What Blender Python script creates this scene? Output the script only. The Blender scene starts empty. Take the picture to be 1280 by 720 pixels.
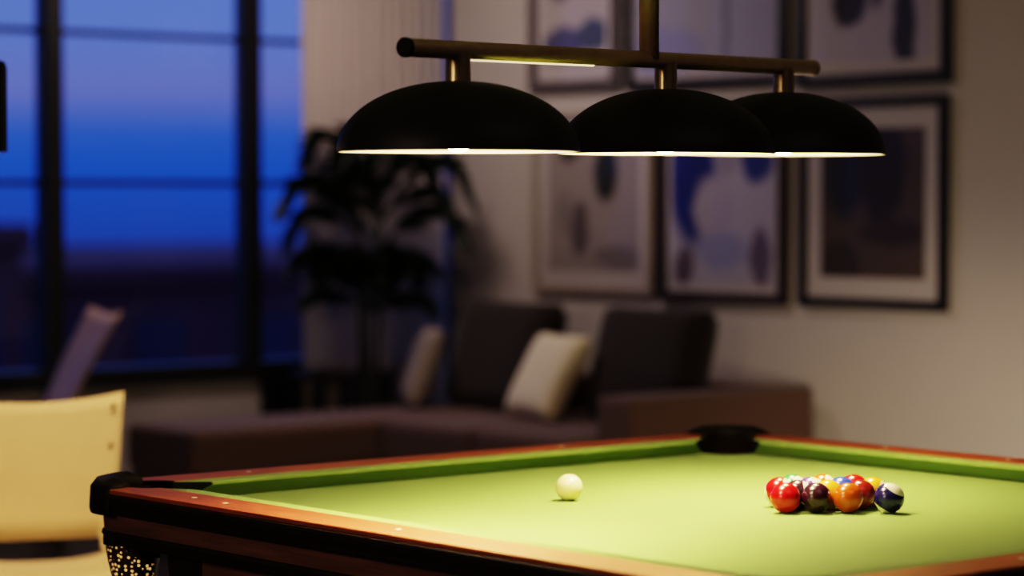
import bpy, bmesh, math, random
from mathutils import Vector, Matrix
random.seed(7)
C = bpy.context.scene.collection
PI = math.pi

# ------------------------------------------------------------------ materials
def new_mat(name):
    m = bpy.data.materials.new(name); m.use_nodes = True
    nt = m.node_tree
    b = nt.nodes['Principled BSDF']
    return m, nt, b

def setp(b, **k):
    for n, v in k.items():
        b.inputs[n.replace('_', ' ')].default_value = v

def plain(name, col, rough=.5, metal=0., spec=.5, noise=.12, scale=30., bump=0., coat=0., sheen=0.):
    """principled material whose colour is varied a little by a noise"""
    m, nt, b = new_mat(name)
    tc = nt.nodes.new('ShaderNodeTexCoord')
    nz = nt.nodes.new('ShaderNodeTexNoise'); nz.inputs['Scale'].default_value = scale
    nz.inputs['Detail'].default_value = 4
    nt.links.new(tc.outputs['Object'], nz.inputs['Vector'])
    mx = nt.nodes.new('ShaderNodeMix'); mx.data_type = 'RGBA'
    mx.inputs[6].default_value = (*[c*(1-noise) for c in col], 1)
    mx.inputs[7].default_value = (*[min(1, c*(1+noise)) for c in col], 1)
    nt.links.new(nz.outputs['Fac'], mx.inputs[0])
    nt.links.new(mx.outputs[2], b.inputs['Base Color'])
    setp(b, Roughness=rough, Metallic=metal, Specular_IOR_Level=spec, Coat_Weight=coat, Sheen_Weight=sheen)
    if bump:
        bp = nt.nodes.new('ShaderNodeBump'); bp.inputs['Strength'].default_value = bump
        bp.inputs['Distance'].default_value = .002
        nt.links.new(nz.outputs['Fac'], bp.inputs['Height'])
        nt.links.new(bp.outputs['Normal'], b.inputs['Normal'])
    return m

def wood(name, c1, c2, rough=.35, scale=(3, 40, 40), coat=.2, spec=.5, gloss=0.):
    m, nt, b = new_mat(name)
    tc = nt.nodes.new('ShaderNodeTexCoord'); mp = nt.nodes.new('ShaderNodeMapping')
    mp.inputs['Scale'].default_value = scale
    nz = nt.nodes.new('ShaderNodeTexNoise'); nz.inputs['Scale'].default_value = 1.5
    nz.inputs['Detail'].default_value = 6; nz.inputs['Distortion'].default_value = .6
    rp = nt.nodes.new('ShaderNodeValToRGB')
    rp.color_ramp.elements[0].position = .35; rp.color_ramp.elements[1].position = .68
    rp.color_ramp.elements[0].color = (*c1, 1); rp.color_ramp.elements[1].color = (*c2, 1)
    nt.links.new(tc.outputs['Object'], mp.inputs['Vector']); nt.links.new(mp.outputs['Vector'], nz.inputs['Vector'])
    nt.links.new(nz.outputs['Fac'], rp.inputs['Fac']); nt.links.new(rp.outputs['Color'], b.inputs['Base Color'])
    setp(b, Roughness=rough, Coat_Weight=coat, Coat_Roughness=.42, Specular_IOR_Level=spec)
    if gloss:            # warm satin lacquer
        gl = nt.nodes.new('ShaderNodeBsdfGlossy'); gl.inputs['Color'].default_value = (1, .74, .46, 1); gl.inputs['Roughness'].default_value = .42
        mx = nt.nodes.new('ShaderNodeMixShader'); mx.inputs[0].default_value = gloss
        nt.links.new(b.outputs[0], mx.inputs[1]); nt.links.new(gl.outputs[0], mx.inputs[2])
        nt.links.new(mx.outputs[0], nt.nodes['Material Output'].inputs['Surface'])
    return m

def emit(name, col, strength):
    m, nt, b = new_mat(name)
    setp(b, Base_Color=(*col, 1), Emission_Color=(*col, 1), Emission_Strength=strength)
    return m

def thin_glass(name, refl=.08, tint=(1, 1, 1)):
    m, nt, b = new_mat(name); nt.nodes.remove(b)
    out = nt.nodes['Material Output']
    tr = nt.nodes.new('ShaderNodeBsdfTransparent'); tr.inputs['Color'].default_value = (*tint, 1)
    gl = nt.nodes.new('ShaderNodeBsdfGlossy'); gl.inputs['Roughness'].default_value = .03
    fr = nt.nodes.new('ShaderNodeFresnel'); fr.inputs['IOR'].default_value = 1.3
    mu = nt.nodes.new('ShaderNodeMath'); mu.operation = 'MULTIPLY'; mu.inputs[1].default_value = refl / .08
    mx = nt.nodes.new('ShaderNodeMixShader')
    nt.links.new(fr.outputs[0], mu.inputs[0]); nt.links.new(mu.outputs[0], mx.inputs[0])
    nt.links.new(tr.outputs[0], mx.inputs[1]); nt.links.new(gl.outputs[0], mx.inputs[2])
    nt.links.new(mx.outputs[0], out.inputs['Surface'])
    return m

def ball_mat(name, col, stripe):
    m, nt, b = new_mat(name)
    tc = nt.nodes.new('ShaderNodeTexCoord'); sp = nt.nodes.new('ShaderNodeSeparateXYZ')
    nt.links.new(tc.outputs['Object'], sp.inputs[0])
    ab = nt.nodes.new('ShaderNodeMath'); ab.operation = 'ABSOLUTE'; nt.links.new(sp.outputs['Z'], ab.inputs[0])
    lt = nt.nodes.new('ShaderNodeMath'); lt.operation = 'LESS_THAN'; lt.inputs[1].default_value = .0185 if stripe else 1.
    nt.links.new(ab.outputs[0], lt.inputs[0])
    mx = nt.nodes.new('ShaderNodeMix'); mx.data_type = 'RGBA'
    mx.inputs[6].default_value = (.86, .80, .62, 1); mx.inputs[7].default_value = (*col, 1)
    nt.links.new(lt.outputs[0], mx.inputs[0]); nt.links.new(mx.outputs[2], b.inputs['Base Color'])
    setp(b, Roughness=.24, Specular_IOR_Level=.4, Coat_Weight=.4, Coat_Roughness=.12)
    return m

def art_mat(name, base, blobs, wash=None):
    """abstract print: soft elliptical patches (x to the right, z up, metres from the centre) on paper"""
    m, nt, b = new_mat(name); L = nt.links
    tc = nt.nodes.new('ShaderNodeTexCoord')
    nz = nt.nodes.new('ShaderNodeTexNoise'); nz.inputs['Scale'].default_value = 9; nz.inputs['Detail'].default_value = 3
    L.new(tc.outputs['Object'], nz.inputs['Vector'])
    va = nt.nodes.new('ShaderNodeVectorMath'); va.operation = 'MULTIPLY_ADD'
    L.new(nz.outputs['Color'], va.inputs[0]); va.inputs[1].default_value = (0, .06, .06)
    sub = nt.nodes.new('ShaderNodeVectorMath'); sub.operation = 'SUBTRACT'
    L.new(tc.outputs['Object'], sub.inputs[0]); sub.inputs[1].default_value = (0, .03, .03)
    L.new(sub.outputs[0], va.inputs[2])
    cur = None
    for (cx, cz, rx, rz, col) in blobs:
        s = nt.nodes.new('ShaderNodeVectorMath'); s.operation = 'SUBTRACT'; L.new(va.outputs[0], s.inputs[0]); s.inputs[1].default_value = (0, -cx, cz)
        d = nt.nodes.new('ShaderNodeVectorMath'); d.operation = 'MULTIPLY'; L.new(s.outputs[0], d.inputs[0]); d.inputs[1].default_value = (0, 1/rx, 1/rz)
        ln = nt.nodes.new('ShaderNodeVectorMath'); ln.operation = 'LENGTH'; L.new(d.outputs[0], ln.inputs[0])
        mr = nt.nodes.new('ShaderNodeMapRange'); mr.inputs[1].default_value = 1.15; mr.inputs[2].default_value = .8
        L.new(ln.outputs['Value'], mr.inputs[0])
        mx = nt.nodes.new('ShaderNodeMix'); mx.data_type = 'RGBA'
        L.new(mr.outputs[0], mx.inputs[0])
        if cur is None: mx.inputs[6].default_value = (*base, 1)
        else: L.new(cur, mx.inputs[6])
        mx.inputs[7].default_value = (*col, 1); cur = mx.outputs[2]
    if cur is None:
        mx = nt.nodes.new('ShaderNodeMix'); mx.data_type = 'RGBA'
        mx.inputs[6].default_value = (*base, 1); mx.inputs[7].default_value = (*(wash or base), 1)
        L.new(nz.outputs['Fac'], mx.inputs[0]); cur = mx.outputs[2]
    L.new(cur, b.inputs['Base Color']); setp(b, Roughness=.7)
    return m

def perforated(name, col):
    """leather with punched round holes"""
    m, nt, b = new_mat(name); L = nt.links
    setp(b, Base_Color=(*col, 1), Roughness=.5)
    tc = nt.nodes.new('ShaderNodeTexCoord')
    vo = nt.nodes.new('ShaderNodeTexVoronoi'); vo.inputs['Scale'].default_value = 110; vo.inputs['Randomness'].default_value = .5
    L.new(tc.outputs['Object'], vo.inputs['Vector'])
    lt = nt.nodes.new('ShaderNodeMath'); lt.operation = 'LESS_THAN'; lt.inputs[1].default_value = .33
    L.new(vo.outputs['Distance'], lt.inputs[0])
    tr = nt.nodes.new('ShaderNodeBsdfTransparent'); mx = nt.nodes.new('ShaderNodeMixShader')
    L.new(lt.outputs[0], mx.inputs[0]); L.new(b.outputs[0], mx.inputs[1]); L.new(tr.outputs[0], mx.inputs[2])
    L.new(mx.outputs[0], nt.nodes['Material Output'].inputs['Surface'])
    return m

def sheer(name, col):
    m, nt, b = new_mat(name); L = nt.links; nt.nodes.remove(b)
    tc = nt.nodes.new('ShaderNodeTexCoord'); wv = nt.nodes.new('ShaderNodeTexNoise'); wv.inputs['Scale'].default_value = 60
    L.new(tc.outputs['Object'], wv.inputs['Vector'])
    mx = nt.nodes.new('ShaderNodeMix'); mx.data_type = 'RGBA'
    mx.inputs[6].default_value = (*[c*.9 for c in col], 1); mx.inputs[7].default_value = (*col, 1)
    L.new(wv.outputs['Fac'], mx.inputs[0])
    di = nt.nodes.new('ShaderNodeBsdfDiffuse'); tl = nt.nodes.new('ShaderNodeBsdfTranslucent')
    L.new(mx.outputs[2], di.inputs['Color']); L.new(mx.outputs[2], tl.inputs['Color'])
    ms = nt.nodes.new('ShaderNodeMixShader'); ms.inputs[0].default_value = .2
    L.new(di.outputs[0], ms.inputs[1]); L.new(tl.outputs[0], ms.inputs[2])
    L.new(ms.outputs[0], nt.nodes['Material Output'].inputs['Surface'])
    return m

M = dict(
    cloth=plain('green_cloth', (.152, .255, .060), .85, spec=.2, noise=.07, scale=420, bump=.15, sheen=.1),
    rail=wood('rail_mahogany', (.17, .020, .007), (.31, .050, .016), .6, (40, 40, 3), 0., .03, .25),
    rail_y=wood('rail_mahogany_long', (.17, .020, .007), (.31, .050, .016), .6, (40, 3, 40), 0., .03, .25),
    rail_x=wood('rail_mahogany_cross', (.17, .020, .007), (.31, .050, .016), .6, (3, 40, 40), 0., .03, .25),
    dark=wood('dark_stained_wood', (.006, .0035, .0025), (.014, .007, .0045), .5, (3, 30, 30), 0, .3),
    apron=wood('apron_mahogany', (.085, .036, .024), (.15, .064, .042), .5, (3, 3, 40), 0, .3),
    pocket=plain('black_pocket_leather', (.005, .0042, .004), .6, spec=.15, noise=.3),
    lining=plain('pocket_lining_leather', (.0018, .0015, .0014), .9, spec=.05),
    net=perforated('perforated_leather', (.03, .012, .007)),
    sight=plain('bone_sight', (.75, .62, .42), .3, noise=.05),
    black=plain('black_enamel', (.007, .0055, .0045), .5, spec=.2, noise=.1, scale=60),
    white_in=plain('white_reflector', (.85, .80, .70), .5, noise=.02),
    bronze=plain('dark_bronze', (.42, .29, .17), .36, metal=.6, noise=.2, scale=50),
    brass=plain('aged_brass', (.32, .23, .12), .3, metal=.8, noise=.2, scale=40),
    bulb=emit('warm_bulb', (1., .70, .38), 150.),
    bar_highlight=emit('bar_highlight_glow', (1., .76, .46), 1.3),  # self-lit colour for the highlight under the lamp bar
    chair=plain('pale_birch', (.70, .53, .29), .62, spec=.3, noise=.05, scale=14),
    chair2=plain('pale_grey_shell', (.62, .40, .29), .7, noise=.05),
    steel=plain('dull_steel', (.35, .33, .30), .35, metal=1., noise=.1),
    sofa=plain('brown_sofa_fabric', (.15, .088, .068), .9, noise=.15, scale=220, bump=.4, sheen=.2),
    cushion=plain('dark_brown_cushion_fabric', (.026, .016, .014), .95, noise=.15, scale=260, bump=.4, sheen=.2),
    cream=plain('cream_woven_fabric', (.80, .70, .50), .9, noise=.22, scale=120, bump=.8),
    grey=plain('taupe_fabric', (.30, .25, .22), .9, noise=.1, scale=150, bump=.4),
    wall=plain('warm_white_paint', (.50, .455, .43), .85, noise=.03, scale=6),
    ceil=plain('ceiling_paint', (.5, .48, .46), .9, noise=.02, scale=6),
    floor=wood('dark_floor_boards', (.035, .025, .02), (.06, .042, .032), .35, (2, 14, 1), .1),
    winframe=plain('black_window_frame', (.008, .007, .007), .5, noise=.1),
    bar=plain('dark_glazing_bar', (.01, .012, .02), .6, noise=.1),
    glass=thin_glass('window_glass', .05, (.97, .98, 1.)),
    picglass=thin_glass('picture_glass', .02),
    curtain=sheer('sheer_curtain', (.74, .64, .55)),
    leaf=plain('dark_palm_leaf', (.010, .020, .007), .5, noise=.4, scale=25),
    stem=plain('palm_stem', (.03, .032, .014), .7, noise=.3, scale=40),
    pot=plain('black_planter', (.012, .011, .011), .5, noise=.2),
    soil=plain('potting_soil', (.02, .014, .01), 1., noise=.4, scale=80),
    fblack=plain('black_picture_frame', (.010, .008, .008), .45, noise=.2),
    fbrown=plain('brown_picture_frame', (.035, .020, .016), .45, noise=.2),
    fbeige=plain('beige_picture_frame', (.34, .28, .23), .55, noise=.1),
    fgrey=plain('grey_picture_frame', (.10, .085, .09), .5, noise=.1),
    mat=plain('mat_board', (.52, .47, .46), .9, noise=.02),
    city=plain('dusk_building_wall', (.20, .06, .06), .9, noise=.3, scale=.4),
    citywin=plain('dusk_building_glass', (.07, .05, .07), .6, noise=.3, scale=.6),
    ground=plain('dark_street', (.03, .025, .035), .9, noise=.3, scale=.2),
    cue=plain('ivory_ball', (.78, .66, .36), .22, noise=.02, coat=.4),
)

# ------------------------------------------------------------------ object helpers
def tag(o, label=None, cat=None, group=None, kind=None):
    if label: o['label'] = label
    if cat: o['category'] = cat
    if group: o['group'] = group
    if kind: o['kind'] = kind
    return o

def thing(name, label, cat, loc=(0, 0, 0), rz=0., group=None):
    o = bpy.data.objects.new(name, None); C.objects.link(o)
    o.location = loc; o.rotation_euler = (0, 0, rz); o.empty_display_size = .1
    return tag(o, label, cat, group)

def obj(name, bm, mat, parent=None, smooth=False, bevel=0., subsurf=0, solid=0., loc=None, rot=None, angle=None):
    me = bpy.data.meshes.new(name); bmesh.ops.recalc_face_normals(bm, faces=bm.faces)
    if smooth:
        for f in bm.faces: f.smooth = True
    bm.to_mesh(me); bm.free(); me.materials.append(mat)
    o = bpy.data.objects.new(name, me); C.objects.link(o)
    if parent is not None: o.parent = parent
    if loc is not None: o.location = loc
    if rot is not None: o.rotation_euler = rot
    if solid:
        md = o.modifiers.new('solid', 'SOLIDIFY'); md.thickness = solid; md.offset = 0
    if bevel:
        md = o.modifiers.new('bevel', 'BEVEL'); md.width = bevel; md.segments = 3; md.limit_method = 'ANGLE'; md.angle_limit = .6
    if subsurf:
        md = o.modifiers.new('sub', 'SUBSURF'); md.levels = subsurf; md.render_levels = subsurf
    return o

def struct(name, bm, mat, bevel=0.):
    return tag(obj(name, bm, mat, bevel=bevel), kind='structure')

def B(): return bmesh.new()

def box(bm, x0, x1, y0, y1, z0, z1, top=None):
    """box; top=(dx,dy) shrinks the top face"""
    dx, dy = top or (0, 0)
    v = [bm.verts.new(p) for p in [(x0, y0, z0), (x1, y0, z0), (x1, y1, z0), (x0, y1, z0),
         (x0+dx, y0+dy, z1), (x1-dx, y0+dy, z1), (x1-dx, y1-dy, z1), (x0+dx, y1-dy, z1)]]
    for f in [(3, 2, 1, 0), (4, 5, 6, 7), (0, 1, 5, 4), (1, 2, 6, 5), (2, 3, 7, 6), (3, 0, 4, 7)]:
        bm.faces.new([v[i] for i in f])
    return bm

def lathe(bm, prof, n=64, cx=0, cy=0, close_top=False, close_bot=False):
    rings = []
    for r, z in prof:
        rings.append([bm.verts.new((cx+r*math.cos(2*PI*i/n), cy+r*math.sin(2*PI*i/n), z)) for i in range(n)])
    for a, b in zip(rings, rings[1:]):
        for i in range(n):
            j = (i+1) % n; bm.faces.new((a[i], a[j], b[j], b[i]))
    if close_bot: bm.faces.new(rings[0][::-1])
    if close_top: bm.faces.new(rings[-1])
    return bm

def tube(bm, pts, rad, n=12, caps=True):
    pts = [Vector(p) for p in pts]; rings = []
    rads = rad if isinstance(rad, (list, tuple)) else [rad]*len(pts)
    for i, p in enumerate(pts):
        d = (pts[min(i+1, len(pts)-1)]-pts[max(i-1, 0)]).normalized()
        up = Vector((0, 0, 1)) if abs(d.z) < .95 else Vector((1, 0, 0))
        a = d.cross(up).normalized(); b = a.cross(d)
        rings.append([bm.verts.new(p+(a*math.cos(2*PI*k/n)+b*math.sin(2*PI*k/n))*rads[i]) for k in range(n)])
    for a, b in zip(rings, rings[1:]):
        for k in range(n):
            j = (k+1) % n; bm.faces.new((a[k], a[j], b[j], b[k]))
    if caps: bm.faces.new(rings[0][::-1]); bm.faces.new(rings[-1])
    return bm

def prism(bm, poly, z0, z1):
    lo = [bm.verts.new((x, y, z0)) for x, y in poly]; hi = [bm.verts.new((x, y, z1)) for x, y in poly]
    bm.faces.new(lo[::-1]); bm.faces.new(hi)
    for i in range(len(poly)):
        j = (i+1) % len(poly); bm.faces.new((lo[i], lo[j], hi[j], hi[i]))
    return bm

# ------------------------------------------------------------------ room
UW, WW = 7.6, 9.7          # picture wall, window wall
struct('floor', box(B(), -2, 8.35, -2, 9.85, -.1, 0), M['floor'])
struct('ceiling', box(B(), -2, 8.35, -2, 9.85, 2.8, 2.9), M['ceil'])
struct('wall_right', box(B(), UW, UW+.12, -2, 9.40, 0, 2.8), M['wall'])
struct('wall_niche', box(B(), 8.2, 8.35, 9.28, 9.85, 0, 2.8), M['wall'])
struct('wall_left', box(B(), -2, -1.85, -1.85, 9.85, 0, 2.8), M['wall'])
struct('wall_front', box(B(), -2, UW, -2, -1.85, 0, 2.8), M['wall'])
lw = box(B(), 3.60, 6.74, WW, WW+.15, 0, .575)
box(lw, -1.85, 3.60, WW, WW+.15, 0, 2.8)
struct('wall_back', lw, M['wall'])
struct('baseboard_right', box(B(), UW-.015, UW, -1.85, 9.395, 0, .09), M['wall'], .004)
# window: sill, posts, glazing bars, one pane between each pair of posts
struct('trim_1', box(B(), 3.601, 8.2, WW-.04, WW+.15, .575, .655), M['winframe'], .004)      # sill beam
struct('trim_2', box(B(), 6.745, 6.98, WW-.02, WW+.15, 0, .574), M['winframe'], .004)        # dark panel under the sill
struct('trim_3', box(B(), 6.985, 8.2, WW, WW+.15, 0, .574), M['wall'])
posts = [3.645, 4.66, 5.675, 6.685, 7.89]
for i, u in enumerate(posts):
    w = .042
    struct('window_post_%d' % (i+1), box(B(), u-w, u+w, WW-.035, WW+.06, .656 if u > 5.8 else 0.0, 2.8) if u < 5.8 and u > 5.6
           else box(B(), u-w, u+w, WW-.035, WW+.06, .656, 2.8), M['winframe'], .004)
for i, z in enumerate((1.448, 2.09)):
    struct('window_transom_%d' % (i+1), box(B(), 3.61, 8.2, WW+.075, WW+.095, z-.012, z+.012), M['bar'])
ends = posts+[8.2]
for i in range(len(ends)-1):
    a = ends[i]+.043; b_ = ends[i+1]-(.043 if i < len(ends)-2 else .001)
    struct('window_%d' % (i+1), box(B(), a, b_, WW+.028, WW+.034, .657, 2.798), M['glass'])

# curtain
bm = B(); rows = [0.02, .7, 1.4, 2.1, 2.76]; n = 120
g = []
for z in rows:
    g.append([bm.verts.new((6.90+.80*i/n, 9.585+.035*math.sin(i*2*PI/8.6+.3*z)*(.8+.3*math.sin(i*.37)), z)) for i in range(n+1)])
for a, b in zip(g, g[1:]):
    for i in range(n): bm.faces.new((a[i], a[i+1], b[i+1], b[i]))
cu = obj('curtain', bm, M['curtain'], smooth=True)
tag(cu, 'pale sheer curtain hanging in folds behind the tall potted palm', 'curtain')

# ------------------------------------------------------------------ outside
struct('ground', box(B(), -60, 140, 12, 200, -12.2, -12), M['ground'])
def building(name, label, x, y, wx, wy, top, cols, rows, floor_h=2.9):
    r = thing(name, label, 'building', (x, y, -12))
    obj('wall', box(B(), -wx/2, wx/2, -wy/2, wy/2, 0, top+12-.4), M['city'], r)
    obj('roof', box(B(), -wx/2-.15, wx/2+.15, -wy/2-.15, wy/2+.15, top+12-.4, top+12), M['city'], r, bevel=.05)
    for j in range(rows):
        for i in range(cols):
            cx = -wx/2+wx*(i+.5)/cols; z = top+12-1.0-floor_h*j
            obj('window', box(B(), cx-.55, cx+.55, -wy/2-.04, -wy/2+.05, z-1.5, z), M['citywin'], r)
    return r
building('apartment_building', 'dark flat-roofed building outside, low behind the middle window pane', 30.0, 46, 15, 10, .15, 6, 2)
building('apartment_building', 'dark building outside, rising highest at the left edge of the windows', 17.4, 42, 8.0, 9, .95, 4, 2)
building('apartment_building', 'dark low building outside behind the narrow pane beside the curtain', 45, 62, 16, 10, -.02, 6, 2)

# ------------------------------------------------------------------ pool table
U0, U1, W0, W1 = 2.619, 4.408, 2.503, 4.413
BED, HR = .80, .0362
cu_, cw_ = (U0+U1)/2, (W0+W1)/2
hx, hw = (U1-U0)/2, (W1-W0)/2
T = thing('pool_table', 'large mahogany pool table with green cloth and black corner pockets', 'pool table', (cu_, cw_, 0))
cc, rp = .115, .066         # pocket centre inset, mouth radius
RW = .095                   # wooden rail width
corners = [Vector((-hx, -hw)), Vector((hx, -hw)), Vector((hx, hw)), Vector((-hx, hw))]
def arc(cx, cy, r, a0, a1, n=12):
    return [(cx+r*math.cos(a0+(a1-a0)*i/n), cy+r*math.sin(a0+(a1-a0)*i/n)) for i in range(n+1)]

# bed with a round notch at each pocket
poly = []
bi = .10
k = math.sqrt(rp**2-(cc-bi)**2)
a_s = math.atan2(k, bi-cc)                      # on the side t = bi
for ci in range(4):
    P = corners[ci]; d = (corners[(ci+1) % 4]-P).normalized(); nrm = Vector((-d.y, d.x))
    for x, y in reversed(arc(cc, cc, rp, math.atan2(bi-cc, k), math.atan2(k, bi-cc), 14)):
        q = P+d*x+nrm*y; poly.append((q.x, q.y))
obj('playing_bed', prism(B(), poly, BED-.03, BED), M['cloth'], T)

rail_objs = []
for ci in range(4):
    P = corners[ci]; Q = corners[(ci+1) % 4]; L = (Q-P).length; d = (Q-P).normalized(); nrm = Vector((-d.y, d.x))
    def W2(s, t): q = P+d*s+nrm*t; return (q.x, q.y)
    kk = math.sqrt(rp**2-(RW-cc)**2)
    pl = [(cc, 0)]+[(L-cc, 0)]
    right = arc(L-cc, cc, rp, -PI/2, math.atan2(RW-cc, -kk)-(2*PI if math.atan2(RW-cc, -kk) > 0 else 0), 8)
    left = arc(cc, cc, rp, math.atan2(RW-cc, kk), -PI/2, 8)
    pl = [(cc, 0), (L-cc, 0)]+right+left
    bm = prism(B(), [W2(s, t) for s, t in pl], BED+.027, BED+HR)
    r_ = obj('rail', bm, M['rail_x'] if abs(d.x) > .5 else M['rail_y'], T, bevel=.002); rail_objs.append((r_, W2, L))
    # cloth cushion: sloping nose, cut at the jaws
    prof = [(RW-.002, HR-.001, 0), (.135, HR-.0015, 1), (.1372, HR-.0075, 1.05), (.108, .001, .3), (RW-.002, .001, 0)]
    bm = B(); ra, rb = [], []
    for t, z, w in prof:
        s0 = .172+.064*w
        x, y = W2(s0, t); ra.append(bm.verts.new((x, y, BED+z)))
        x, y = W2(L-s0, t); rb.append(bm.verts.new((x, y, BED+z)))
    for i in range(5):
        j = (i+1) % 5; bm.faces.new((ra[i], ra[j], rb[j], rb[i]))
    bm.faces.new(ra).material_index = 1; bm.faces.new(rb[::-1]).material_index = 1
    cs = obj('cushion', bm, M['cloth'], T, bevel=.0015); cs.data.materials.append(M['pocket'])  # black end faces paint the shade of the jaws onto the cushion

# sights inlaid in the rails
sights = {3: [(-.0, 2.669, 4.056), (0, 2.664, 3.947), (0, 2.672, 3.448)], 2: [(0, 3.004, 4.367), (0, 3.84, 4.367)],
          1: [(0, 4.362, 3.876), (0, 4.362, 3.535)], 0: [(0, 3.184, 2.553)]}
for ci, lst in sights.items():
    for _, u, w in lst:
        bm = lathe(B(), [(.0055, BED+HR-.002), (.0055, BED+HR+.0004), (.0046, BED+HR+.0010)], 20, u-cu_, w-cw_, True, True)
        obj('sight', bm, M['sight'], rail_objs[ci][0])

# moulded apron: rounded-rectangle lofts
def rrect(off, r, n=10):
    out = []
    for ci, a0 in enumerate((PI, 1.5*PI, 0, .5*PI)):
        P = corners[ci]; sx = 1 if P.x < 0 else -1; sy = 1 if P.y < 0 else -1
        cx, cy = P.x+sx*(off+r), P.y+sy*(off+r)
        out += arc(cx, cy, r, a0, a0+PI/2, n)
    return out
def loft(name, prof, mat, R=.115):
    bm = B(); rings = []
    for off, z in prof:
        rings.append([bm.verts.new((x, y, BED+z)) for x, y in rrect(off, max(.02, R-off))])
    n = len(rings[0])
    for a, b in zip(rings, rings[1:]+rings[:1]):
        for i in range(n):
            j = (i+1) % n; bm.faces.new((a[i], a[j], b[j], b[i]))
    return obj(name, bm, mat, T)
loft('rail_moulding', [(.06, .0265), (.001, .0265), (-.004, .0262), (-.005, .019), (.003, .016), (.003, .012), (-.001, .009), (.004, .003), (.006, -.002), (.002, -.006), (.010, -.012), (.016, -.015), (.05, -.015)], M['dark'])
loft('apron', [(.05, -.016), (.019, -.016), (.021, -.047), (.05, -.047)], M['apron'])
loft('lower_moulding', [(.05, -.048), (.018, -.048), (.016, -.054), (.021, -.060), (.024, -.064), (.030, -.074), (.05, -.074)], M['dark'])
# cabinet and legs
bm = B()
box(bm, -hx+.062, hx-.062, -hw+.36, hw-.36, BED-.26, BED-.031)
obj('cabinet', bm, M['apron'], T, bevel=.006)
for sx in (-1, 1):
    for sy in (-1, 1):
        cx, cy = sx*(hx-.138), sy*(hw-.318)
        bm = B()
        prof = [(.078, BED-.032), (.075, BED-.10), (.066, BED-.22), (.075, BED-.26), (.058, BED-.30), (.050, BED-.55), (.042, .10), (.055, .07), (.055, 0)]
        rings = []
        for h, z in prof:
            rings.append([bm.verts.new((cx+a*h, cy+b*h, z)) for a, b in ((-1, -1), (1, -1), (1, 1), (-1, 1))])
        for a, b in zip(rings, rings[1:]):
            for i in range(4):
                j = (i+1) % 4; bm.faces.new((a[i], a[j], b[j], b[i]))
        bm.faces.new(rings[0]); bm.faces.new(rings[-1][::-1])
        obj('leg', bm, M['dark'], T, bevel=.006)
# corner pockets: leather-clad iron cap, dark lining, perforated basket below
for ci in range(4):
    P = corners[ci]; sx = 1 if P.x < 0 else -1; sy = 1 if P.y < 0 else -1
    cx, cy = P.x+sx*cc, P.y+sy*cc
    mid = math.atan2(-sy, -sx)
    bm = B()
    prof = [(.061, .008), (.068, .0155), (.088, .019), (.108, .0145), (.1195, .000), (.1220, -.040), (.1200, -.050), (.1155, -.050), (.1155, .030), (.070, .034), (.064, .004)]
    prof = [(r, z+(HR if z < .03 else 0)-(0 if z < .03 else 0)) for r, z in prof[:8]]+[(.1158, HR-.004), (.1158, HR+.0004), (.067, HR+.0004), (.067, HR-.02), (.061, HR-.02)]
    n = 26; span = 1.03
    rings = []
    for i in range(n+1):
        a = mid-span+2*span*i/n
        e = min(1, .35+1.6*math.sin(PI*i/n))          # the cap thins out at its ends
        rings.append([bm.verts.new((cx+r*math.cos(a), cy+r*math.sin(a), BED+(HR+(z-HR)*e if z > HR else z))) for r, z in prof])
    m_ = len(prof)
    for a, b in zip(rings, rings[1:]):
        for i in range(m_):
            j = (i+1) % m_; bm.faces.new((a[i], a[j], b[j], b[i]))
    bm.faces.new(rings[0]); bm.faces.new(rings[-1][::-1])
    pk = obj('pocket', bm, M['pocket'], T, smooth=False)
    for p_ in pk.data.polygons: p_.use_smooth = True
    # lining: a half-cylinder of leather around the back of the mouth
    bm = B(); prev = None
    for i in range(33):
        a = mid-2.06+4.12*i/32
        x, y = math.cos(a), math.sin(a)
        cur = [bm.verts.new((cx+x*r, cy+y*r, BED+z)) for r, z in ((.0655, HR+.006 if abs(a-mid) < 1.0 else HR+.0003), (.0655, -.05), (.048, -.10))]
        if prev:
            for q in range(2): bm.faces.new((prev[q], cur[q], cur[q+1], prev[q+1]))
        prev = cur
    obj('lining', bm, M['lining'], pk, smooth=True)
    c2 = .088
    bx_, by_ = P.x+sx*c2, P.y+sy*c2
    bm = B(); prev = None
    for i in range(25):
        a = mid+.0+3.2*i/24
        cur = [bm.verts.new((bx_+r*math.cos(a), by_+r*math.sin(a), BED+z)) for r, z in ((.056, -.065), (.054, -.085), (.050, -.11), (.044, -.135), (.037, -.160), (.030, -.185))]
        if prev:
            for q in range(5): bm.faces.new((prev[q], cur[q], cur[q+1], prev[q+1]))
        prev = cur
    obj('basket', bm, M['net'], pk, smooth=True)
    bm = lathe(B(), [(.055, BED-.062), (.059, BED-.062), (.059, BED-.078), (.055, BED-.078), (.055, BED-.062)], 40, bx_, by_)
    obj('basket_rim', bm, M['pocket'], pk, smooth=False)

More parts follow.
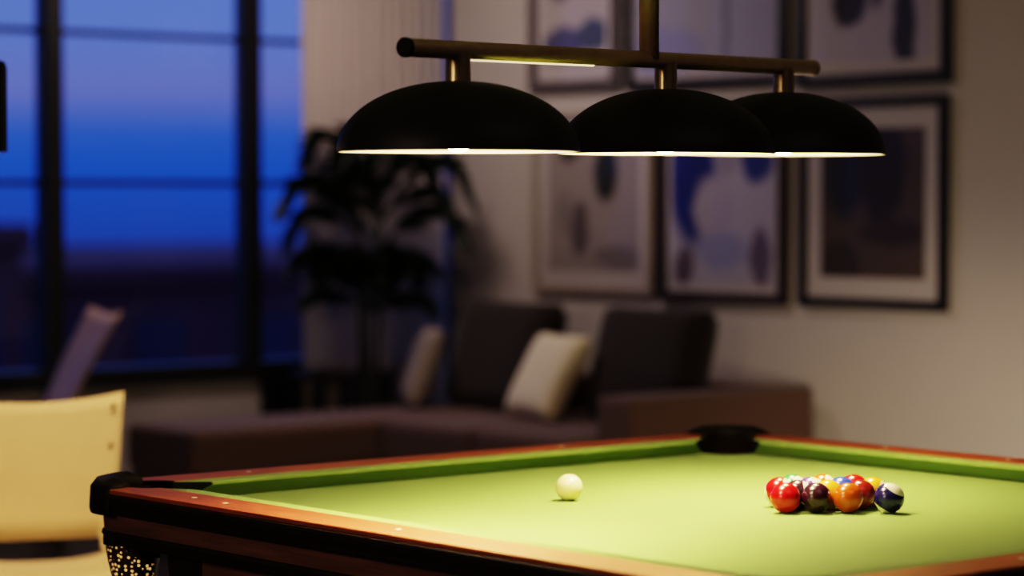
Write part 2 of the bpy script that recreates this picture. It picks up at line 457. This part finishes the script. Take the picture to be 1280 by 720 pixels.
# ------------------------------------------------------------------ balls
def ball(name, label, x, y, r, mat, rot, group):
    bm = B(); bmesh.ops.create_uvsphere(bm, u_segments=48, v_segments=32, radius=r)
    o = obj(name, bm, mat, smooth=True, loc=(x, y, BED+r+.0003), rot=rot)
    return tag(o, label, 'ball', group)
ball('cue_ball', 'plain ivory cue ball standing alone on the green cloth', 3.369, 3.806, .0261, M['cue'], (0, 0, 0), None)
e = Vector((.769, -.639)); nn = Vector((.639, .769)); r0 = Vector((3.544, 3.396)); RB = .0284
colr = dict(red=(.50, .008, .010), maroon=(.030, .006, .018), orange=(.50, .085, .006), navy=(.012, .010, .085), purple=(.09, .03, .25),
            blue=(.02, .06, .42), yellow=(.70, .36, .03), brick=(.22, .015, .010), green=(.02, .22, .06), black=(.012, .012, .014))
spots = [  # row offset along e, offset along n, colour, stripe, label, rotation
    (0.0, 0, 'red', 0, 'glossy red billiard ball at the left front of the rack', (0, 0, 0)),
    (1.0, 0, 'maroon', 0, 'very dark maroon billiard ball between the red and the orange one in front', (0, 0, 0)),
    (2.02, 0, 'orange', 0, 'orange billiard ball in the front row beside the dark maroon one', (0, 0, 0)),
    (3.34, -.004, 'navy', 1, 'navy banded billiard ball at the right front of the rack', (.5, .25, .0)),
    (.5, .0505, 'maroon', 1, 'cream and maroon banded ball peeping between the red and dark maroon front balls', (1.2, .3, .5)),
    (1.5, .0505, 'yellow', 0, 'yellow ball glimpsed between the dark maroon and orange front balls', (0, 0, 0)),
    (2.55, .0505, 'brick', 0, 'dark brick-red ball tucked between the orange and navy front balls', (0, 0, 0)),
    (.0, .1010, 'red', 1, 'cream and red banded ball in the third row directly behind the red ball', (1.0, .9, 0)),
    (1.02, .1010, 'purple', 1, 'cream and purple banded ball behind the dark maroon front ball', (.7, .6, 0)),
    (2.05, .1010, 'blue', 0, 'bright blue ball behind the orange front ball', (0, 0, 0)),
    (3.08, .0960, 'yellow', 1, 'cream and yellow banded ball just behind the left side of the navy ball', (1.5, .2, .4)),
    (.52, .1515, 'green', 1, 'cream and green banded ball hidden deepest at the left of the rack', (1.3, .3, 0)),
    (1.54, .1515, 'orange', 1, 'cream and orange banded ball at the back, left of the plain red back ball', (1.0, .7, 0)),
    (2.57, .1500, 'red', 0, 'plain red ball at the back of the rack behind the brick-red one', (0, 0, 0)),
]
mats = {}
for a, b, c, s, lab, rot in spots:
    kx = c+('_banded' if s else '_solid')
    if kx not in mats: mats[kx] = ball_mat(kx+'_ball', colr[c], s)
    p = r0+e*(.0578*a)+nn*b
    ball('billiard_ball', lab, p.x, p.y, RB, mats[kx], rot, 'racked billiard balls')

# ------------------------------------------------------------------ pendant over the table
P1, P2, P3 = Vector((2.793, 3.438)), Vector((3.419, 3.590)), Vector((3.841, 3.690))
ax = (P3-P1).normalized()
RIM = 1.470
lamp = thing('billiard_lamp', 'dark bronze bar pendant with three black dome shades over the pool table', 'lamp', (P2.x, P2.y, RIM))
def LL(p, z): return (p.x-P2.x, p.y-P2.y, z-RIM)
eA, eB = P1-ax*.143, P3+ax*.118+ax*.0
tA = ((eA-P1).dot(ax)); tB = ((eB-P1).dot(ax))
def barz(p):
    t = (p-P1).dot(ax); return 1.634+(1.653-1.634)*(t-tA)/(tB-tA)
bm = tube(B(), [LL(eA, barz(eA)), LL(eB, barz(eB))], .0155, 40)
obj('bar', bm, M['bronze'], lamp, smooth=False, bevel=.003, )
for p_ in lamp.children[-1].data.polygons: p_.use_smooth = len(p_.vertices) == 4
capc = [eA-ax*.004, eA+ax*.006]
obj('end_cap', tube(B(), [LL(capc[0], barz(eA)), LL(capc[1], barz(eA))], .0165, 40), M['pocket'], lamp, bevel=.002)
capc = [eB-ax*.006, eB+ax*.004]
obj('end_cap', tube(B(), [LL(capc[0], barz(eB)), LL(capc[1], barz(eB))], .0163, 40), M['bronze'], lamp, bevel=.002)
S = P1+ax*.585
obj('stem', tube(B(), [LL(S, barz(S)), LL(S, 2.78)], .0185, 40), M['bronze'], lamp, smooth=True)
obj('ceiling_rose', lathe(B(), [(.06, 2.765-RIM), (.062, 2.775-RIM), (.062, 2.80-RIM)], 40, *LL(S, 0)[:2], True, True), M['bronze'], lamp)
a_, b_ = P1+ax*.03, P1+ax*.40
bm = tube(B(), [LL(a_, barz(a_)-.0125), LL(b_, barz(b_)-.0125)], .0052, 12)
obj('painted_highlight', bm, M['bar_highlight'], lamp)  # glowing rod paints the warm highlight on the bar's underside; not a lamp
H = .1165; R = .205
outer = []
for i in range(25):
    t = i/24*PI/2
    outer.append((R*math.cos(t)**.92 if i < 24 else .018, H*math.sin(t)**1.06))
for i, p in enumerate((P1, P2, P3)):
    lx, ly, _ = LL(p, RIM); hh = H*(1, 1.02, 1.05)[i]; dz = (-.0055, 0, .004)[i]
    prof = [(R-.004, .000), (R, .000), (R+.0005, .003)]+[(r, z*hh/H+.003) for r, z in outer[1:]]
    prof = [(r, z+dz) for r, z in prof]
    bm = lathe(B(), prof, 96, lx, ly)
    sh = obj('shade', bm, M['black'], lamp, smooth=True)
    prof = [(R-.0042, .0003)]+[((r-.006) if r > .03 else .016, z*hh/H-.004) for r, z in outer[1:]]
    prof = [(r, z+dz) for r, z in prof]
    obj('reflector', lathe(B(), prof, 96, lx, ly, close_top=True), M['white_in'], sh, smooth=True)
    bm = B(); bmesh.ops.create_uvsphere(bm, u_segments=32, v_segments=20, radius=.041)
    obj('bulb', bm, M['bulb'], sh, smooth=True, loc=(lx, ly, .0415+dz))
    obj('socket', lathe(B(), [(.014, .078+dz), (.018, .079+dz), (.018, hh-.002+dz)], 24, lx, ly), M['white_in'], sh)
    bz = barz(p)-RIM
    bm = lathe(B(), [(.021, hh-.004+dz), (.0215, hh+.002+dz), (.021, bz-.004)], 32, lx, ly, True, True)
    obj('neck', bm, M['brass'], sh, smooth=False)
    sl = bpy.data.lights.new('downlight', 'SPOT'); sl.energy = (205, 92, 88)[i]; sl.color = (1., .74, .42); sl.shadow_soft_size = .05
    sl.spot_size = 1.92; sl.spot_blend = 1.
    so = bpy.data.objects.new('downlight', sl); C.objects.link(so); so.location = (p.x, p.y, RIM+.006+dz)

# small pendant at the left edge
c_ = Vector((2.845, 5.19))
pl = thing('cylinder_pendant', 'black cylindrical pendant lamp cut by the left edge above the birch chair', 'lamp', (c_.x, c_.y, 1.487))
prof = [(.066, .002), (.070, 0), (.070, .185), (.066, .199), (.055, .203), (.006, .204)]
obj('shade', lathe(B(), prof, 64, close_top=True), M['black'], pl, smooth=False, bevel=.002)
obj('reflector', lathe(B(), [(.066, .002), (.066, .19), (.01, .195)], 64, close_top=True), M['brass'], pl, smooth=True)
bm = B(); bmesh.ops.create_uvsphere(bm, u_segments=24, v_segments=16, radius=.03)
obj('bulb', bm, emit('small_warm_bulb', (1., .72, .40), 70.), pl, smooth=True, loc=(0, 0, .004))
obj('socket', lathe(B(), [(.016, .03), (.016, .19)], 20, close_top=True), M['bronze'], pl)
obj('cord', tube(B(), [(0, 0, .2), (0, 0, 2.79-1.487)], .004, 10), M['pocket'], pl)
obj('ceiling_rose', lathe(B(), [(.045, 2.77-1.487), (.047, 2.80-1.487)], 32, close_top=True, close_bot=True), M['pocket'], pl)

# ------------------------------------------------------------------ chairs
def make_chair(name, label, loc, rz, mat, group=None, lean=.062, top=.88):
    """moulded one-piece plywood shell with a slot at the bend; front is local -y"""
    t = thing(name, label, 'chair', loc, rz, group)
    prof = []
    seat = [(-.235, .425), (-.22, .445), (-.16, .455), (-.05, .447), (.06, .440), (.13, .442), (.175, .452), (.205, .478), (.218, .505)]
    prof = seat+[(.218+lean*q**.9, .505+(top-.505)*q) for q in (.147, .307, .467, .627, .787, .893, 1.)]
    nu = 24; bm = B(); g = []
    for k, (y, z) in enumerate(prof):
        row = []
        for i in range(nu+1):
            u = -1+2*i/nu
            hwid = .215 if z < .47 else .197+.040*min(1, (z-.47)/.41)
            x = u*hwid
            zz = z+(.034*abs(u)**3 if k < 7 else 0); yy = y
            if k >= len(seat):                     # backrest: wrapped a little, top edge dips in the middle
                f = (z-.505)/(top-.505)
                yy += -.030*u*u*min(1, f*2)
                if k > len(seat)+3: zz -= .026*(1-u*u)*(f-.5)/.5
            row.append(bm.verts.new((x, yy, zz)))
        g.append(row)
    for k in range(len(prof)-1):
        for i in range(nu):
            u = -1+2*(i+.5)/nu
            if 6 <= k <= 7 and abs(u) < .87: continue
            bm.faces.new((g[k][i], g[k][i+1], g[k+1][i+1], g[k+1][i]))
    for v in [v for v in bm.verts if not v.link_faces]: bm.verts.remove(v)
    obj('shell', bm, mat, t, smooth=True, solid=.014, bevel=0)
    for sx in (-1, 1):
        for (z, xx, yy) in ((.845, .205, .232), (.745, .196, .224)) if lean < .1 else ():
            bm = lathe(B(), [(.0065, -.004), (.0065, .002), (.004, .004)], 16, close_top=True, close_bot=True)
            obj('rivet', bm, M['brass'], t, loc=(sx*xx, yy, z), rot=(PI/2-.12, 0, 0))
    for sx in (-1, 1):
        for sy in (-1, 1):
            bm = tube(B(), [(sx*.15, sy*.13, .436), (sx*.17, sy*.17, .40), (sx*.205, sy*.22, 0.0)], [.012, .012, .009], 14)
            obj('leg', bm, M['steel'], t, smooth=True)
    bm = B(); tube(bm, [(-.155, -.135, .425), (.155, -.135, .425)], .008, 10); tube(bm, [(-.155, .135, .425), (.155, .135, .425)], .008, 10)
    obj('seat_frame', bm, M['steel'], t, smooth=True)
    return t
make_chair('dining_chair', 'pale birch shell chair standing behind the left corner of the pool table', (3.347, 5.736, 0), -.36, M['chair'])
make_chair('dining_chair', 'blurred pale grey chair standing in for a reflection in the window beside the left black post', (5.16, 9.27, 0), -2.273+.40, M['chair2'], None, .26, .94)  # added chair, in place of the pale chair reflected in the glass

# ------------------------------------------------------------------ sofa with chaise
SB = Vector((7.0, 8.0))
sofa = thing('sectional_sofa', 'dark brown corner sofa with chaise against the picture wall', 'sofa', (SB.x, SB.y, 0))
def sbox(name, x0, x1, y0, y1, z0, z1, bev=.03, mat='sofa', parent=None):
    bm = box(B(), x0-SB.x, x1-SB.x, y0-SB.y, y1-SB.y, z0, z1)
    return obj(name, bm, M[mat], parent or sofa, bevel=bev)
sbox('base', 6.47, 7.42, 7.291, 8.95, .06, .30, .015)
sbox('chaise_base', 5.58, 6.469, 8.47, 8.95, .06, .30, .015)
sbox('armrest', 6.58, 7.56, 7.085, 7.289, .06, .645, .025)
sbox('backrest', 7.421, 7.575, 7.29, 8.95, .06, .64, .03)
sbox('seat_cushion', 6.46, 7.42, 7.295, 7.875, .301, .49, .035)
sbox('seat_cushion', 6.46, 7.42, 7.88, 8.462, .301, .49, .035)
sbox('chaise_cushion', 5.565, 7.42, 8.467, 8.955, .301, .49, .035)
for x, y in ((6.53, 7.16), (7.5, 7.16), (7.5, 8.9), (5.64, 8.9), (5.64, 8.53), (6.53, 8.4)):
    obj('foot', lathe(B(), [(.018, 0), (.024, .062)], 16, x-SB.x, y-SB.y, True, True), M['dark'], sofa)

def pillow(name, label, cat, w, h, t, mat, loc, rot, group=None, n=18, plump=.42, pinch=.06):
    """soft cushion: local x = width, z = height, y = thickness; origin at the bottom edge"""
    bm = B(); F = []
    for side in (-1, 1):
        g = []
        for j in range(n+1):
            row = []
            for i in range(n+1):
                u = -1+2*i/n; v = -1+2*j/n
                k = max(0, (1-u**4)*(1-v**4))**plump
                x = u*w/2*(1-pinch*(1-v*v)*abs(u)*.8); z = (v*h/2)*(1-pinch*(1-u*u)*abs(v)*.8)+h/2
                row.append(bm.verts.new((x, side*t/2*k, z)))
            g.append(row)
        F.append(g)
    for side, g in zip((-1, 1), F):
        for j in range(n):
            for i in range(n):
                q = (g[j][i], g[j][i+1], g[j+1][i+1], g[j+1][i])
                bm.faces.new(q if side < 0 else q[::-1])
    bmesh.ops.remove_doubles(bm, verts=bm.verts, dist=1e-5)
    o = obj(name, bm, mat, smooth=True, loc=loc, rot=rot)
    return tag(o, label, cat, group)
def face(nx, ny, lean):
    """rotation so that the cushion's -y side looks along (nx, ny), leaning back by lean"""
    return (-lean, 0, math.atan2(ny, nx)+PI/2)
ST = .492
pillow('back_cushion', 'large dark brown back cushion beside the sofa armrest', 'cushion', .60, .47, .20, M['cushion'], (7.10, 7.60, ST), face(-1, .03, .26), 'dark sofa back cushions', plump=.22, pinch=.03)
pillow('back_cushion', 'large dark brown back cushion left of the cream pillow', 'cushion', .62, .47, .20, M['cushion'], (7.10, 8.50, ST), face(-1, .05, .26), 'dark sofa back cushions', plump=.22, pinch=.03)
pillow('throw_pillow', 'cream woven pillow leaning between the two dark back cushions', 'pillow', .40, .385, .13, M['cream'], (6.90, 8.05, ST), face(-.95, .22, .50))
pillow('throw_pillow', 'taupe pillow leaning at the far left end of the sofa beside the palm pot', 'pillow', .34, .36, .12, M['grey'], (6.92, 8.86, ST), face(-.70, .45, .36))

# ------------------------------------------------------------------ small table and palm by the curtain
st = thing('side_table', 'small dark open side table by the curtain behind the chaise', 'table', (6.72, 9.24, 0))
obj('table_top', box(B(), -.09, .09, -.09, .09, .60, .635), M['dark'], st, bevel=.004)
obj('shelf', box(B(), -.085, .085, -.085, .085, .30, .32), M['dark'], st, bevel=.003)
for sx in (-1, 1):
    for sy in (-1, 1):
        obj('leg', box(B(), sx*.078-.011, sx*.078+.011, sy*.078-.011, sy*.078+.011, 0, .60), M['dark'], st)

PC = Vector((6.98, 9.20))
palm = thing('potted_palm', 'tall dark potted palm standing between the sofa and the curtain', 'plant', (PC.x, PC.y, 0))
obj('planter', lathe(B(), [(.075, 0), (.095, .55), (.10, .62), (.092, .62), (.085, .56)], 40, close_bot=True), M['pot'], palm, smooth=False)
obj('soil', lathe(B(), [(.002, .575), (.087, .575)], 32), M['soil'], palm)
LAT = Vector((.763, -.646, 0)); DEP = Vector((.646, .763, 0))
def frond(base, az, length, rise, droop, nleaf=26, leaf=.16):
    """rachis bending outward with two rows of narrow leaflets; az 0 = to the right along the window"""
    d = (LAT*math.cos(az)+DEP*math.sin(az)*.42); bm = B(); pts = []
    for i in range(13):
        s = i/12
        pts.append(Vector((base[0], base[1], base[2]))+d*(length*s)+Vector((0, 0, rise*math.sin(min(1, s*1.05)*PI*.5)-droop*s**2.6)))
    tube(bm, pts, [.006*(1-.8*i/12)+.001 for i in range(13)], 6)
    for k in range(nleaf):
        s = .18+.82*k/(nleaf-1); f = s*12; i = min(11, int(f)); p = pts[i].lerp(pts[i+1], f-i)
        tn = (pts[i+1]-pts[i]).normalized(); sd = tn.cross(Vector((0, 0, 1))).normalized()
        ll = leaf*1.1*(.55+.6*math.sin(PI*min(1, .15+s*.8)))*random.uniform(.85, 1.1)
        for sg in (-1, 1):
            dr = (tn*.75+sd*sg*.65*random.uniform(.8, 1.1)+Vector((0, 0, random.uniform(-.35, .1)))).normalized()
            wd = dr.cross(Vector((0, 0, 1)))
            wd = (wd.normalized() if wd.length > 1e-3 else sd)*.021
            q = p+dr*ll*.5; tip = p+dr*ll+Vector((0, 0, -.25*ll))
            vs = [bm.verts.new(x) for x in (p-wd*.3, q-wd, tip, q+wd, p+wd*.3)]
            bm.faces.new(vs)
    return bm
stems = []
for k in range(5):
    a = k*2*PI/5; bx_, by_ = .035*math.cos(a), .035*math.sin(a); top = (1.28, .98, 1.22, 1.02, 1.15)[k]
    obj('stem', tube(B(), [(bx_, by_, .57), (bx_*1.3, by_*1.3, .85), (bx_*1.5, by_*1.5, top)], [.012, .011, .007], 10), M['stem'], palm, smooth=True)
    stems.append((bx_*1.5, by_*1.5, top))
upper = [(0.05, .40, .42, .30), (.5, .36, .46, .2), (PI, .42, .44, .22), (PI-.45, .36, .50, .2), (PI+.5, .36, .34, .2), (-.5, .40, .30, .22), (1.3, .22, .55, .15), (-1.5, .2, .5, .1), (2.2, .3, .52, .2), (.1, .30, .22, .16), (PI-.1, .30, .2, .2)]
lower = [(.0, .27, .28, .22), (PI, .30, .28, .30), (.7, .25, .25, .25), (PI-.6, .25, .3, .3), (-.7, .22, .3, .2), (PI+.8, .24, .22, .25), (1.5, .18, .3, .2), (-1.6, .2, .25, .2), (.3, .26, .12, .2), (PI+.2, .24, .1, .16)]
for i, (a, l, r_, d_) in enumerate(upper):
    obj('frond', frond(stems[(0, 2, 4)[i % 3]], a, l, r_, d_), M['leaf'], palm)
for i, (a, l, r_, d_) in enumerate(lower):
    b0 = stems[(1, 3)[i % 2]]
    obj('frond', frond((b0[0], b0[1], b0[2]-.12), a, l, r_*1.05, d_*.3, 30, .15), M['leaf'], palm)

# ------------------------------------------------------------------ pictures on the wall (seen from the room: left = +W)
def picture(label, wl, wr, zb, zt, fw, fmat, prt, matw, depth=.03, matcol='mat'):
    cy, cz = (wl+wr)/2, (zb+zt)/2; w, h = wl-wr, zt-zb
    t = thing('framed_print', label, 'picture', (UW-.002, cy, cz), 0, 'framed prints on the wall')
    bm = B()
    o = [(-w/2, -h/2), (w/2, -h/2), (w/2, h/2), (-w/2, h/2)]; i_ = [(-w/2+fw, -h/2+fw), (w/2-fw, -h/2+fw), (w/2-fw, h/2-fw), (-w/2+fw, h/2-fw)]
    vo0 = [bm.verts.new((0, a, b)) for a, b in o]; vo1 = [bm.verts.new((-depth, a, b)) for a, b in o]
    vi0 = [bm.verts.new((0, a, b)) for a, b in i_]; vi1 = [bm.verts.new((-depth, a, b)) for a, b in i_]
    for k in range(4):
        j = (k+1) % 4
        bm.faces.new((vo0[k], vo0[j], vo1[j], vo1[k])); bm.faces.new((vo1[k], vo1[j], vi1[j], vi1[k]))
        bm.faces.new((vi1[k], vi1[j], vi0[j], vi0[k])); bm.faces.new((vi0[k], vi0[j], vo0[j], vo0[k]))
    obj('frame', bm, M[fmat], t, bevel=.002)
    a, b = w/2-fw, h/2-fw
    obj('mat_board', box(B(), -.012, -.004, -a, a, -b, b), M[matcol], t)
    pw, ph = a-matw, b-matw*1.1
    obj('print', box(B(), -.014, -.0125, -pw, pw, -ph, ph), prt, t)
    obj('glass', box(B(), -.0215, -.0200, -a, a, -b, b), M['picglass'], t)
    return t
G = lambda v, t=0: (v, v*.95, v*(1+t))
pA = art_mat('print_grey_cloud', (.42, .37, .37), [(-.10, .18, .09, .14, (.09, .08, .10)), (-.06, -.14, .16, .07, (.09, .09, .18)), (.12, -.12, .12, .07, (.07, .08, .12)), (.05, .22, .12, .10, (.45, .38, .36))])
pB = art_mat('print_pale_stripe', (.30, .29, .37), [(.12, .1, .018, .6, (.16, .15, .22)), (-.25, -.2, .25, .10, (.25, .25, .42))])
pC = art_mat('print_two_figures', (.44, .40, .47), [(-.12, -.05, .09, .09, (.04, .035, .045)), (.02, .05, .05, .12, (.16, .14, .18)), (.16, -.16, .06, .17, (.05, .045, .06)), (-.14, .18, .10, .12, (.28, .26, .36))])
pD = art_mat('print_dark_spots', (.33, .285, .275), [(-.15, .24, .065, .07, (.045, .040, .045)), (.08, .13, .075, .135, (.03, .032, .035)), (.13, .32, .07, .07, (.07, .05, .06)), (-.08, -.12, .055, .12, (.13, .105, .115)), (-.18, -.05, .05, .1, (.25, .22, .22)), (.16, -.24, .16, .05, (.22, .19, .2))])
pE = art_mat('print_blue_shapes', (.42, .39, .47), [(-.17, .12, .14, .30, (.015, .025, .19)), (-.05, -.02, .12, .13, (.40, .36, .44)), (.20, .22, .11, .14, (.03, .04, .20)), (.02, .30, .08, .2, (.30, .27, .32)), (-.22, -.26, .055, .08, (.14, .10, .12)), (.22, -.22, .06, .12, (.16, .12, .17)), (0, -.2, .14, .08, (.30, .31, .46))])
pF = art_mat('print_dark_brown', (.095, .068, .058), [(-.14, .12, .11, .18, (.030, .032, .050)), (.05, .14, .12, .24, (.035, .025, .022)), (.22, .28, .06, .08, (.11, .075, .075)), (.12, -.12, .18, .05, (.05, .034, .03)), (-.16, -.24, .10, .10, (.05, .038, .034))])
picture('large print with two dark smudges in black frame, upper right of the picture wall', 7.210, 6.425, 1.815, 2.55, .045, 'fblack', pC, .045)
picture('dark brown abstract print with white mat in black frame, lower right', 7.196, 6.438, .957, 1.772, .038, 'fblack', pF, .075)
picture('print with vivid blue shapes in dark brown frame above the sofa', 8.000, 7.262, .955, 1.772, .042, 'fbrown', pE, .03)
picture('pale print with dark spots in beige frame, lower left of the picture wall', 8.80, 8.035, .975, 1.755, .03, 'fbeige', pD, .06)
picture('wide plain pale blue-grey print in black frame behind the lamp stem', 8.20, 7.265, 1.835, 2.55, .042, 'fblack', pB, .02)
picture('print of grey and blue cloudy shapes in grey frame, upper left', 8.83, 8.245, 1.845, 2.55, .05, 'fgrey', pA, .04)

# ------------------------------------------------------------------ light
w = bpy.data.worlds.new('dusk'); bpy.context.scene.world = w; w.use_nodes = True
nt = w.node_tree; bg = nt.nodes['Background']
tc = nt.nodes.new('ShaderNodeTexCoord'); sp = nt.nodes.new('ShaderNodeSeparateXYZ')
mr = nt.nodes.new('ShaderNodeMapRange'); mr.inputs[1].default_value = -.05; mr.inputs[2].default_value = .15
rp_ = nt.nodes.new('ShaderNodeValToRGB'); cr = rp_.color_ramp
nt.links.new(tc.outputs['Generated'], sp.inputs[0]); nt.links.new(sp.outputs['Z'], mr.inputs[0])
nt.links.new(mr.outputs[0], rp_.inputs['Fac']); nt.links.new(rp_.outputs['Color'], bg.inputs['Color'])
def pos(s): return (s+.05)/.20
cr.elements[0].position = 0; cr.elements[0].color = (.018, .012, .045, 1)
cr.elements[1].position = 1; cr.elements[1].color = (.10, .19, .64, 1)
for s, c in ((-.030, (.012, .010, .035)), (-.022, (.020, .055, .30)), (-.010, (.020, .066, .37)), (.012, (.018, .085, .47)), (.024, (.035, .10, .47)), (.040, (.125, .15, .48)), (.062, (.11, .17, .56))):
    el = cr.elements.new(pos(s)); el.color = (*c, 1)
bg.inputs['Strength'].default_value = 1.0

def area(name, loc, size, energy, col, target, label, shape='RECTANGLE'):
    l = bpy.data.lights.new(name, 'AREA'); l.shape = 'RECTANGLE'; l.size, l.size_y = size; l.energy = energy; l.color = col
    o = bpy.data.objects.new(name, l); C.objects.link(o); o.location = loc
    o.rotation_euler = (Vector(target)-Vector(loc)).to_track_quat('-Z', 'Y').to_euler()
    return o
area('added_overhead_fill', (6.3, 8.5, 2.78), (.6, .6), 27, (1., .80, .74), (7.1, 9.0, 0), '')  # added fill for curtain and wall corner, no actual ceiling lamp
sl = bpy.data.lights.new('added_chair_spot', 'SPOT'); sl.energy = 185; sl.color = (1., .74, .42); sl.spot_size = .72; sl.spot_blend = .6; sl.shadow_soft_size = .06  # added spot to brighten the birch chair, without a fixture
so = bpy.data.objects.new('added_chair_spot', sl); C.objects.link(so); so.location = (3.05, 4.95, 2.77)
so.rotation_euler = (Vector((3.38, 5.78, .6))-so.location).to_track_quat('-Z', 'Y').to_euler()
sl = bpy.data.lights.new('added_low_fill', 'POINT'); sl.energy = 22; sl.color = (1., .82, .58); sl.shadow_soft_size = .2  # added fill point hidden behind the table, for sofa and pillows
so = bpy.data.objects.new('added_low_fill', sl); C.objects.link(so); so.location = (5.85, 5.35, .42)
sl = bpy.data.lights.new('added_wall_fill', 'SPOT'); sl.energy = 110; sl.color = (1., .80, .56); sl.spot_size = .95; sl.spot_blend = 1.; sl.shadow_soft_size = .2  # added spot hidden behind the table to warm the lower picture wall
so = bpy.data.objects.new('added_wall_fill', sl); C.objects.link(so); so.location = (5.2, 4.9, .45)
so.rotation_euler = (Vector((7.6, 6.25, .12))-so.location).to_track_quat('-Z', 'Y').to_euler()
area('added_overhead_fill', (3.4, 2.2, 2.78), (1.2, 1.2), 5, (1., .86, .80), (4.6, 4.2, 0), '')  # added weak room fill from above, no actual lamp
area('added_side_fill', (-1.0, 3.0, 2.1), (.8, .8), 34, (1., .78, .62), (2.7, 3.6, .6), '')  # added out-of-view fill for the table side and lamp bar

# ------------------------------------------------------------------ camera
cam = bpy.data.cameras.new('camera'); co = bpy.data.objects.new('camera', cam); C.objects.link(co)
co.location = (0, 0, 1.39)
co.rotation_euler = (PI/2-.0348, 0, .8681-PI/2)
cam.sensor_width = 36; cam.lens = 3285.4/1280*36
cam.dof.use_dof = True; cam.dof.focus_distance = 4.72; cam.dof.aperture_fstop = 2.0
cam.clip_end = 500
sc = bpy.context.scene; sc.camera = co
sc.view_settings.view_transform = 'Filmic'
sc.view_settings.look = 'High Contrast'
sc.view_settings.exposure = 0.
sc.cycles.use_denoising = True
sc.cycles.max_bounces = 8
sc.cycles.sample_clamp_indirect = 10
